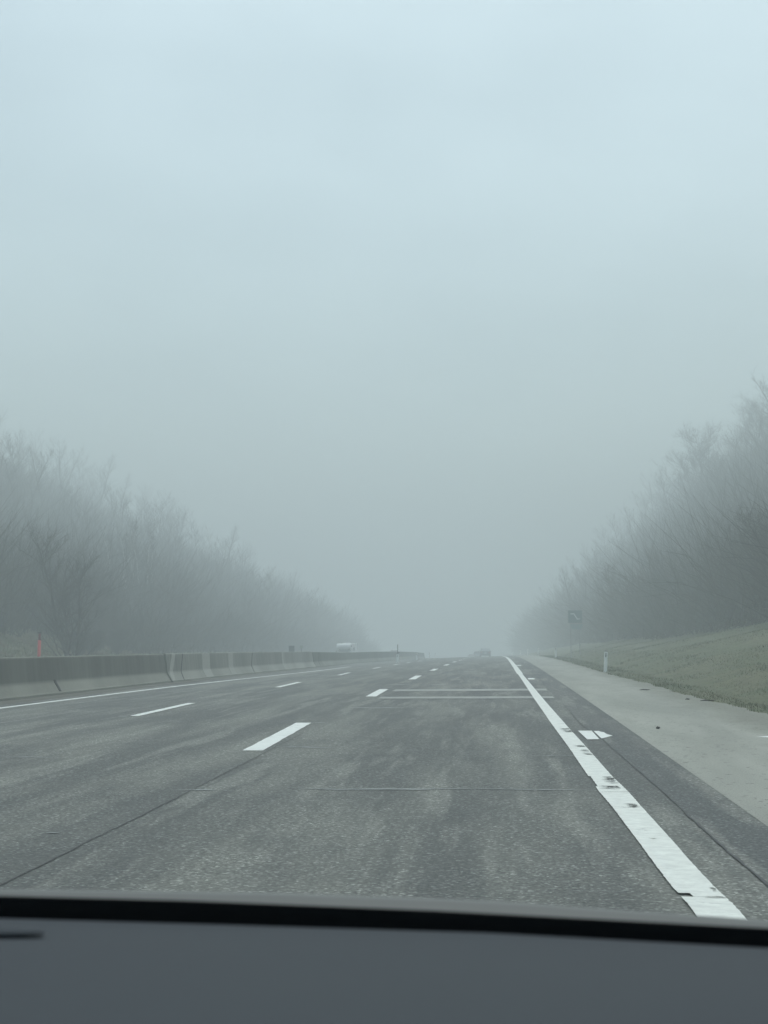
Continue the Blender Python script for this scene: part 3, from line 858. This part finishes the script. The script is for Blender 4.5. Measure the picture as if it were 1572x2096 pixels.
def grow(r, H, spread=.45, trunk_r=.16, stems=1, first=.25, up=.35, dens=1.0, thick=1.0):
    """a bare deciduous tree: trunk + limbs, and twigs"""
    T, W = [], []
    def twigs(p, d, ln, rad, depth):
        q = p; k = 3 if depth else 2
        for i in range(k):
            d2 = (d + Vector((r.gauss(0, .22), r.gauss(0, .22), r.gauss(.06, .15)))).normalized()
            e = q + d2 * ln / k
            W.append((*q, *e, rad * (1 - i / k * .6), rad * (1 - (i + 1) / k * .65)))
            if depth > 0:
                for _ in range(2 if r.random() < .75 * dens else 1):
                    s = (d2 + Vector((r.gauss(0, .65), r.gauss(0, .65), r.gauss(.15, .4)))).normalized()
                    twigs(e, s, ln * r.uniform(.4, .7), rad * .62, depth - 1)
            q, d = e, d2
    for sidx in range(stems):
        lean = Vector((r.gauss(0, .05 + .12 * (stems > 1)), r.gauss(0, .05 + .12 * (stems > 1)), 1)).normalized()
        p = Vector((r.gauss(0, .15) * (stems > 1), r.gauss(0, .15) * (stems > 1), -.3)); d = lean
        hh = H * (1 if sidx == 0 else r.uniform(.7, .95)); nseg = 11; rr = trunk_r * (1 if sidx == 0 else .7)
        for i in range(nseg):
            t = (i + 1) / nseg
            d = (d + Vector((r.gauss(0, .07), r.gauss(0, .07), .05))).normalized()
            e = p + d * (hh * .92 / nseg)
            r1 = rr * (1 - t) ** .8 + .012
            T.append((*p, *e, rr * (1 - t + 1 / nseg) ** .8 + .012, r1))
            if t > first:
                for _ in range(3 if t < .85 else 4):
                    a = r.uniform(0, 2 * math.pi)
                    od = (Vector((math.cos(a), math.sin(a), 0)) * (1 - up * .5) + Vector((0, 0, up + r.uniform(.0, .5)))).normalized()
                    L = hh * spread * (1.15 - .75 * abs(t - .45)) * r.uniform(.45, 1.0) * (1.15 - .55 * t)
                    q, dd = p.lerp(e, r.random()), od; ns = 4; lr = max(.018, r1 * .45)
                    for k in range(ns):
                        dd = (dd + Vector((r.gauss(0, .14), r.gauss(0, .14), r.gauss(.10, .10)))).normalized()
                        f_ = q + dd * L / ns
                        T.append((*q, *f_, lr * (1 - k / ns * .75), lr * (1 - (k + 1) / ns * .75)))
                        for _ in range(r.choice((1, 2, 2)) if k else 1):
                            s = (dd + Vector((r.gauss(0, .5), r.gauss(0, .5), r.gauss(.25, .3)))).normalized()
                            twigs(f_, s, L * r.uniform(.28, .5), .0135 * thick, 2 if dens > .6 else 1)
                        q = f_
                    twigs(q, dd, L * .4, .0125 * thick, 2)
            p = e
        twigs(p, d, hh * .10, .014 * thick, 2)
    return T, W
def tree_proto(seed, H, trunk_mat, **kw):
    r = random.Random(seed)
    T, W = grow(r, H, **kw)
    V, F = cones(T, 6); a = raw_mesh('trunk', V, F, trunk_mat, True)
    V, F = cones(W, 3); b = raw_mesh('crown', V, F, m_twig)
    return a, b
sparse = [tree_proto(51, 12, m_bark, spread=.30, thick=.62, dens=.5, trunk_r=.10, up=.5), tree_proto(52, 12, m_bark, spread=.36, stems=2, first=.2, thick=.62, dens=.5, trunk_r=.10), tree_proto(53, 12, m_bark, spread=.25, up=.65, thick=.6, dens=.5, trunk_r=.09)]
protos = [tree_proto(1, 12, m_bark, spread=.34), tree_proto(2, 12, m_bark, spread=.42, stems=2, first=.18), tree_proto(3, 12, m_bark, spread=.28, up=.6, trunk_r=.13),
          tree_proto(4, 12, m_bark, spread=.38, stems=2, first=.12, trunk_r=.12), tree_proto(5, 12, m_bark, spread=.46, first=.3, trunk_r=.2)]
birch = [tree_proto(21, 12, m_birch, spread=.20, up=.7, trunk_r=.10, first=.45, dens=.5), tree_proto(22, 12, m_birch, spread=.22, up=.7, trunk_r=.09, first=.5, dens=.5)]
shrub = [tree_proto(31, 4.5, m_bark, spread=.55, stems=5, first=.05, up=.5, trunk_r=.05, thick=.8), tree_proto(32, 4.5, m_bark, spread=.6, stems=4, first=.05, up=.45, trunk_r=.05, thick=.8)]
def place_tree(proto, x, y, h, base_h, label, group=None, name='bare_tree', cat='tree', sxy=None, rz=None):
    t = empty(name, (x, y, gz(x, y)), rng.uniform(0, 6.28) if rz is None else rz)
    s = h / base_h; k = sxy or s * rng.uniform(.9, 1.15)
    t.scale = (k, k, s)
    link('trunk', proto[0], t); link('crown', proto[1], t)
    tag(t, label, cat, group)
    return t
GL = 'bare trees in the wood on the left slope'; GR = 'bare trees in the wood on the right slope'
LL = 'bare leafless tree among many alike in the foggy wood left of the motorway'
LR = 'bare leafless tree among many alike in the foggy wood right of the motorway'
# the lone tree near the left and its neighbours
tp = tree_proto(41, 8.0, m_bark, spread=.40, stems=3, first=.16, up=.45, trunk_r=.13, thick=.75, dens=.5)
TY = 84.0; TX = ray(132, TY)
place_tree(tp, TX, TY, 8.2, 8.0, 'dark forked bare tree standing alone just right of the red snow pole', name='bare_tree', rz=.6)
for k, (px, yy, hh) in enumerate([(222, 150, 9), (236, 156, 10), (252, 152, 9.5), (270, 158, 10.5), (286, 153, 9.2), (299, 157, 10), (310, 160, 9.6)]):
    x = ray(px, yy) ; place_tree(birch[k % 2], x, yy, hh, 12, 'pale slender birch trunk in the clump behind the lone tree', 'birches behind the lone tree', 'birch_tree', 'birch')
def woods(n_, side, seed):
    r = random.Random(seed); out = []
    tries = 0
    while len(out) < n_ and tries < 60000:
        tries += 1
        yy = 60 + 400 * r.random() ** 1.15
        if side < 0:
            L = left_edge(yy)
            d = 4 + (30 + .22 * yy) * r.random() ** 1.1
            x = L - d
            if yy < 105 and d < 9: continue
            px = VX + FPX * x / yy
            if px < -260: continue
            if 214 < px < 318 and 92 < yy < 144: continue
            if yy < 165 and d > 11: continue
            h = r.uniform(4.2, 6.0) * (1 + .35 * sm(100, 160, yy) + .7 * sm(160, 300, yy)) + min(d, 40) * .14 * sm(110, 200, yy)
        else:
            d = 6.5 + (22 + .16 * yy) * r.random() ** 1.2
            x = 4.6 + d + bend(yy)
            if yy < 100 and x < 12.0 + (100 - yy) * .03: continue
            px = VX + FPX * x / yy
            if px > 1572 + 260: continue
            if yy < 130 and d > 17: continue
            h = r.uniform(4.5, 6.5) * (1 + .3 * sm(100, 160, yy) + .9 * sm(140, 300, yy)) + min(max(d - 7, 0), 24) * .22 * sm(110, 200, yy)
        md = 2.6 + yy * .008
        if any((x - a) ** 2 + (yy - b) ** 2 < md * md for a, b, _ in out): continue
        out.append((x, yy, h))
    return out
for x, yy, h in woods(168, -1, 5):
    place_tree(rng.choice(sparse if left_edge(yy) - x > 12 or yy > 150 else protos), x, yy, h, 12, LL, GL)
for x, yy, h in woods(118, 1, 6):
    place_tree(rng.choice(sparse if x > 18 + bend(yy) or yy > 150 else protos), x, yy, h, 12, LR, GR)
# tall trees whose tops stand out at the right
place_tree(protos[1], ray(1510, 265), 265, 17.5, 12, 'tallest bare tree at the right edge, its spreading top above the others', name='bare_tree', sxy=1.9)
place_tree(protos[3], ray(1440, 262), 262, 18.5, 12, 'bare tree just left of the tallest one on the right slope', name='bare_tree', sxy=1.7)
place_tree(protos[0], ray(1585, 260), 260, 17, 12, 'bare tree cut by the right edge of the picture', name='bare_tree', sxy=1.9)

# dense brushwood that closes the foot of both woods
def brushwood(n_, side, seed):
    g = np.random.default_rng(seed); segs = []
    for _ in range(n_):
        yy = 58 + 420 * g.random() ** 1.3
        if side < 0:
            d = 4 + 26 * g.random() ** 1.4
            if yy < 110: d += 3.5
            x = left_edge(yy) - d
            if VX + FPX * x / yy < -120: continue
        else:
            d = 7.0 + 22 * g.random() ** 1.5
            if yy < 105: d = max(d, 8.2 + (105 - yy) * .03 + g.random() * 8)
            x = 4.6 + d + bend(yy)
            if VX + FPX * x / yy > 1692: continue
        z = gz(x, yy); hh = g.uniform(1.5, 5.2) * (1.0 if d > 8 else .6) * (1 + yy / 500)
        k = int(46 + 30 * g.random())
        az = g.uniform(0, 2 * math.pi, k); el = g.uniform(.25, 1.0, k); ln = hh * g.uniform(.4, 1.0, k)
        b = np.stack([x + g.normal(0, .7, k), yy + g.normal(0, .7, k), np.full(k, z - .1) + g.uniform(0, hh * .45, k)], 1)
        dr = np.stack([np.cos(az) * (1 - el * .7), np.sin(az) * (1 - el * .7), el], 1); dr /= np.linalg.norm(dr, axis=1, keepdims=True)
        e = b + dr * ln[:, None] * .6
        f = e + (dr + g.normal(0, .35, (k, 3))) * ln[:, None] * .4
        th = .012 + yy * .00006
        segs.append(np.concatenate([b, e, np.full((k, 1), th * 1.6), np.full((k, 1), th)], 1))
        segs.append(np.concatenate([e, f, np.full((k, 1), th), np.full((k, 1), th * .3)], 1))
    for _ in range(int(n_ * .8)):                 # taller growth higher up the hillside
        yy = 120 + 330 * g.random()
        if side < 0:
            d = 14 + (16 + .24 * yy) * g.random(); x = left_edge(yy) - d
            if VX + FPX * x / yy < -160: continue
        else:
            d = 14 + (12 + .18 * yy) * g.random(); x = 4.6 + d + bend(yy)
            if VX + FPX * x / yy > 1730: continue
        z = gz(x, yy); hh = g.uniform(3.0, 8.0) * (1 if side < 0 else 1.15); k = 40
        az = g.uniform(0, 2 * math.pi, k); el = g.uniform(.45, 1.0, k); ln = hh * g.uniform(.3, .7, k)
        b = np.stack([x + g.normal(0, 1.1, k), yy + g.normal(0, 1.1, k), np.full(k, z - .1) + g.uniform(0, hh * .6, k)], 1)
        dr = np.stack([np.cos(az) * (1 - el * .7), np.sin(az) * (1 - el * .7), el], 1); dr /= np.linalg.norm(dr, axis=1, keepdims=True)
        e = b + dr * ln[:, None] * .6
        f = e + (dr + g.normal(0, .35, (k, 3))) * ln[:, None] * .4
        th = .014 + yy * .00008
        segs.append(np.concatenate([b, e, np.full((k, 1), th * 1.6), np.full((k, 1), th)], 1))
        segs.append(np.concatenate([e, f, np.full((k, 1), th), np.full((k, 1), th * .3)], 1))
    S = np.concatenate(segs)
    V, F = cones(S, 3)
    return raw_mesh('brushwood', V, F, m_brush)
tag(link('undergrowth', brushwood(3000, -1, 1)), 'dense bare brushwood closing the foot of the left wood', 'undergrowth', None, 'stuff')
tag(link('undergrowth', brushwood(2400, 1, 2)), 'dense bare brushwood closing the foot of the right wood', 'undergrowth', None, 'stuff')
for k in range(9):
    yy = 66 + k * 5 + rng.uniform(-2, 2); x = left_edge(yy) - rng.uniform(3.0, 6)
    if k in (3, 4): x -= 3
    place_tree(shrub[k % 2], x, yy, rng.uniform(1.0, 2.0), 4.5, 'low bare shrub on the brown grass bank behind the barrier', 'shrubs on the left bank', 'shrub', 'shrub', sxy=.45)

# grass on both banks
def grass(n_, xr, yr, hr, seed, mat, wid, keep=None):
    g = np.random.default_rng(seed); V = np.zeros((n_, 3, 3)); i = 0
    for _ in range(n_):
        t = g.random() ** 1.6; y = yr[0] + (yr[1] - yr[0]) * t
        a, b = xr(y); x = a + (b - a) * g.random() ** 1.15
        if keep and not keep(x, y): continue
        z = gz(x, y) - .01; h = g.uniform(*hr) * (.6 + .8 * (math.sin(x * 1.7 + y * .6) * .5 + .5) * (math.sin(x * .4 - y * .9) * .5 + .5)); a_ = g.uniform(0, 3.14); w_ = wid * (1 + y / 60)
        dx, dy = math.cos(a_) * w_, math.sin(a_) * w_
        V[i] = ((x - dx, y - dy, z), (x + dx, y + dy, z), (x + g.normal(0, h * .45), y + g.normal(0, h * .45), z + h)); i += 1
    V = V[:i].reshape(-1, 3); F = np.arange(len(V)).reshape(-1, 3)
    return raw_mesh('grass', V, F, mat)
inview = lambda x, y: -80 < VX + FPX * x / y < 1700
tag(link('grass', grass(90000, lambda y: (shoulder_r(y) - .06, 4.6 + 14 + bend(y)), (22, 150), (.03, .085), 5, m_blade, .006, inview)), 'short green grass on the right-hand bank', 'grass', None, 'stuff')
tag(link('grass', grass(50000, lambda y: (left_edge(y) - 10, left_edge(y) + .4), (55, 170), (.10, .40), 6, m_dry, .010, inview)), 'rough brown and green grass on the bank behind the barrier', 'grass', None, 'stuff')

# ------------------------------------------------------------------ the car the picture is taken from
car = empty('windscreen_car', (0, 0, 0), 0)
tag(car, 'own car seen from inside, its grey dashboard top along the bottom edge', 'car')
yaw = math.atan((VX - 786) / FPX)
def inside(px, py, dist):
    """point on the line of sight at horizontal distance dist along the view"""
    d = M_cam @ Vector(((px - 786) / FPX, -(py - 1048) / FPX, -1))
    f = Vector((-math.sin(yaw), math.cos(yaw), 0))
    return Vector((0, 0, EYE)) + d * (dist / d.dot(f))
DZ = EYE - .165                                  # height of the dashboard top
def curve(pts):
    def f(px):
        for (x0, y0), (x1, y1) in zip(pts, pts[1:]):
            if px <= x1: break
        t = (px - x0) / (x1 - x0)
        return y0 + (y1 - y0) * t
    return f
# far edge of the dashboard: a gentle arc, nearer at the sides
def poly_px(pts):
    def f(px):
        for (x0, y0), (x1, y1) in zip(pts, pts[1:]):
            if px <= x1: break
        return y0 + (y1 - y0) * (px - x0) / (x1 - x0)
    return f
seal_low = poly_px([(0, 1857), (500, 1871), (1000, 1886), (1572, 1916)])
seal_top = poly_px([(0, 1823), (400, 1833), (900, 1853), (1572, 1888)])
bon_top = poly_px([(0, 1809), (600, 1817), (1000, 1832), (1572, 1872)])
def arc_dist(u):                                 # far edge of the dashboard; u: sideways metres in the car's frame
    e = .9
    for _ in range(8): e = .165 * FPX / (seal_low(786 + FPX * u / e) - VH)
    return e
f_ = Vector((-math.sin(yaw), math.cos(yaw), 0)); s_ = Vector((math.cos(yaw), math.sin(yaw), 0))
def cf(u, v, z): p = f_ * v + s_ * u; return (p.x, p.y, z)
m_dash = N('dash_skin'); g = m_dash.noise(900, 2, .6)
m_dash.bump(g, .12, .0006)
dcol = m_dash.mix(m_dash.ramp(m_dash.noise(2.5, 3), [(.4, 0), (.6, 1)]), (.029, .036, .047), (.033, .041, .051))
m_dash = m_dash.done(dcol, .75, .3)
us = [-.75 + i * .03 for i in range(51)]
mb = MB(); rings = []
for u in us:
    e = arc_dist(u); col = []
    for v, z in ((.20, -.16), (.22, -.06), (.26, -.02), (.32, -.006), (.40, .0), (.50, .001), (.60, .001), (.70, .0), (.80, -.001), (.875, -.003)):
        vv = v * e / .875 if v > .3 else v
        vv = min(vv, e)
        col.append(cf(u, vv, DZ + z))
    rings.append(col)
mb.loft(rings, closed=False, caps=False)
d_ = mb.build('dashboard', m_dash, car, True)
# black band at the foot of the windscreen
mb = MB(); rings = []
for u in us:
    e = arc_dist(u)
    vt = e + .03
    zt = EYE - (seal_top(786 + FPX * u / vt) - VH) / FPX * vt
    rings.append([cf(u, e - .002, DZ - .02), cf(u, e - .001, DZ - .004), cf(u, e + .010, (DZ + zt) / 2 + .001), cf(u, vt, zt), cf(u, e + .045, zt - .006), cf(u, e + .045, DZ - .03)])
mb.loft(rings, closed=True)
m_band = N('black_band').done((.0015, .002, .0025), 1.0, .0)
mb.build('windscreen_seal', m_band, car, True)
# bonnet beyond it, only its crest shows as a soft grey edge
m_bon = N('bonnet_paint').done((.10, .104, .100), .45, .3)
mb = MB(); rings = []
for i in range(41):
    u = -1.0 + i * .05
    col = []
    for v in (1.06, 1.10, 1.16, 1.24, 1.34, 1.5, 1.65, 1.8, 1.9, 1.93):
        sl_ = (bon_top(786 + FPX * u * .88 / v) - VH) / FPX
        z = EYE - sl_ * v - .22 * (v - 1.2) ** 2 - (.02 if v < 1.08 else 0) - .06 * max(0, abs(u) - .75) - (.2 if v > 1.92 else 0)
        col.append(cf(u * .88, v, z))
    rings.append(col)
mb.loft(rings, closed=False, caps=False)
mb.build('bonnet', m_bon, car, True)
# demister slot at the left of the dashboard
mb = MB(); rings = []
for i in range(9):
    u = -.34 + i * .01875
    hw = .010 * (1 if i < 8 else .4)
    v0 = .879 - (.004 if i == 8 else 0)
    rings.append([cf(u, v0 - hw, DZ + .0005), cf(u, v0 - hw * .6, DZ + .0012), cf(u, v0 + hw * .6, DZ + .0012), cf(u, v0 + hw, DZ + .0005)])
mb.loft(rings, closed=True)
mb.build('demister_slot', N('slot_dark').done((.028, .035, .044), .85, .25), car, True)

# ------------------------------------------------------------------ fog
hz = MB().box((0, 690, 8), (560, 1600, 96)).build('haze', None) if False else None
me = bpy.data.meshes.new('haze')
x0, x1, y0, y1, z0, z1 = -330, 290, -60, 1480, -40, 70
me.from_pydata([(x0, y0, z0), (x1, y0, z0), (x1, y1, z0), (x0, y1, z0), (x0, y0, z1), (x1, y0, z1), (x1, y1, z1), (x0, y1, z1)], [], [(3, 2, 1, 0), (4, 5, 6, 7), (0, 1, 5, 4), (1, 2, 6, 5), (2, 3, 7, 6), (3, 0, 4, 7)])
mh = bpy.data.materials.new('haze'); mh.use_nodes = True
t_ = mh.node_tree; t_.nodes.remove(t_.nodes['Principled BSDF'])
pv = t_.nodes.new('ShaderNodeVolumePrincipled')
pv.inputs['Color'].default_value = (.90, .965, .985, 1)
pv.inputs['Density'].default_value = .0051
pv.inputs['Anisotropy'].default_value = 0.2
t_.links.new(pv.outputs[0], t_.nodes['Material Output'].inputs['Volume'])
me.materials.append(mh)
tag(link('haze', me), kind='stuff')
print('objects', len(bpy.data.objects))
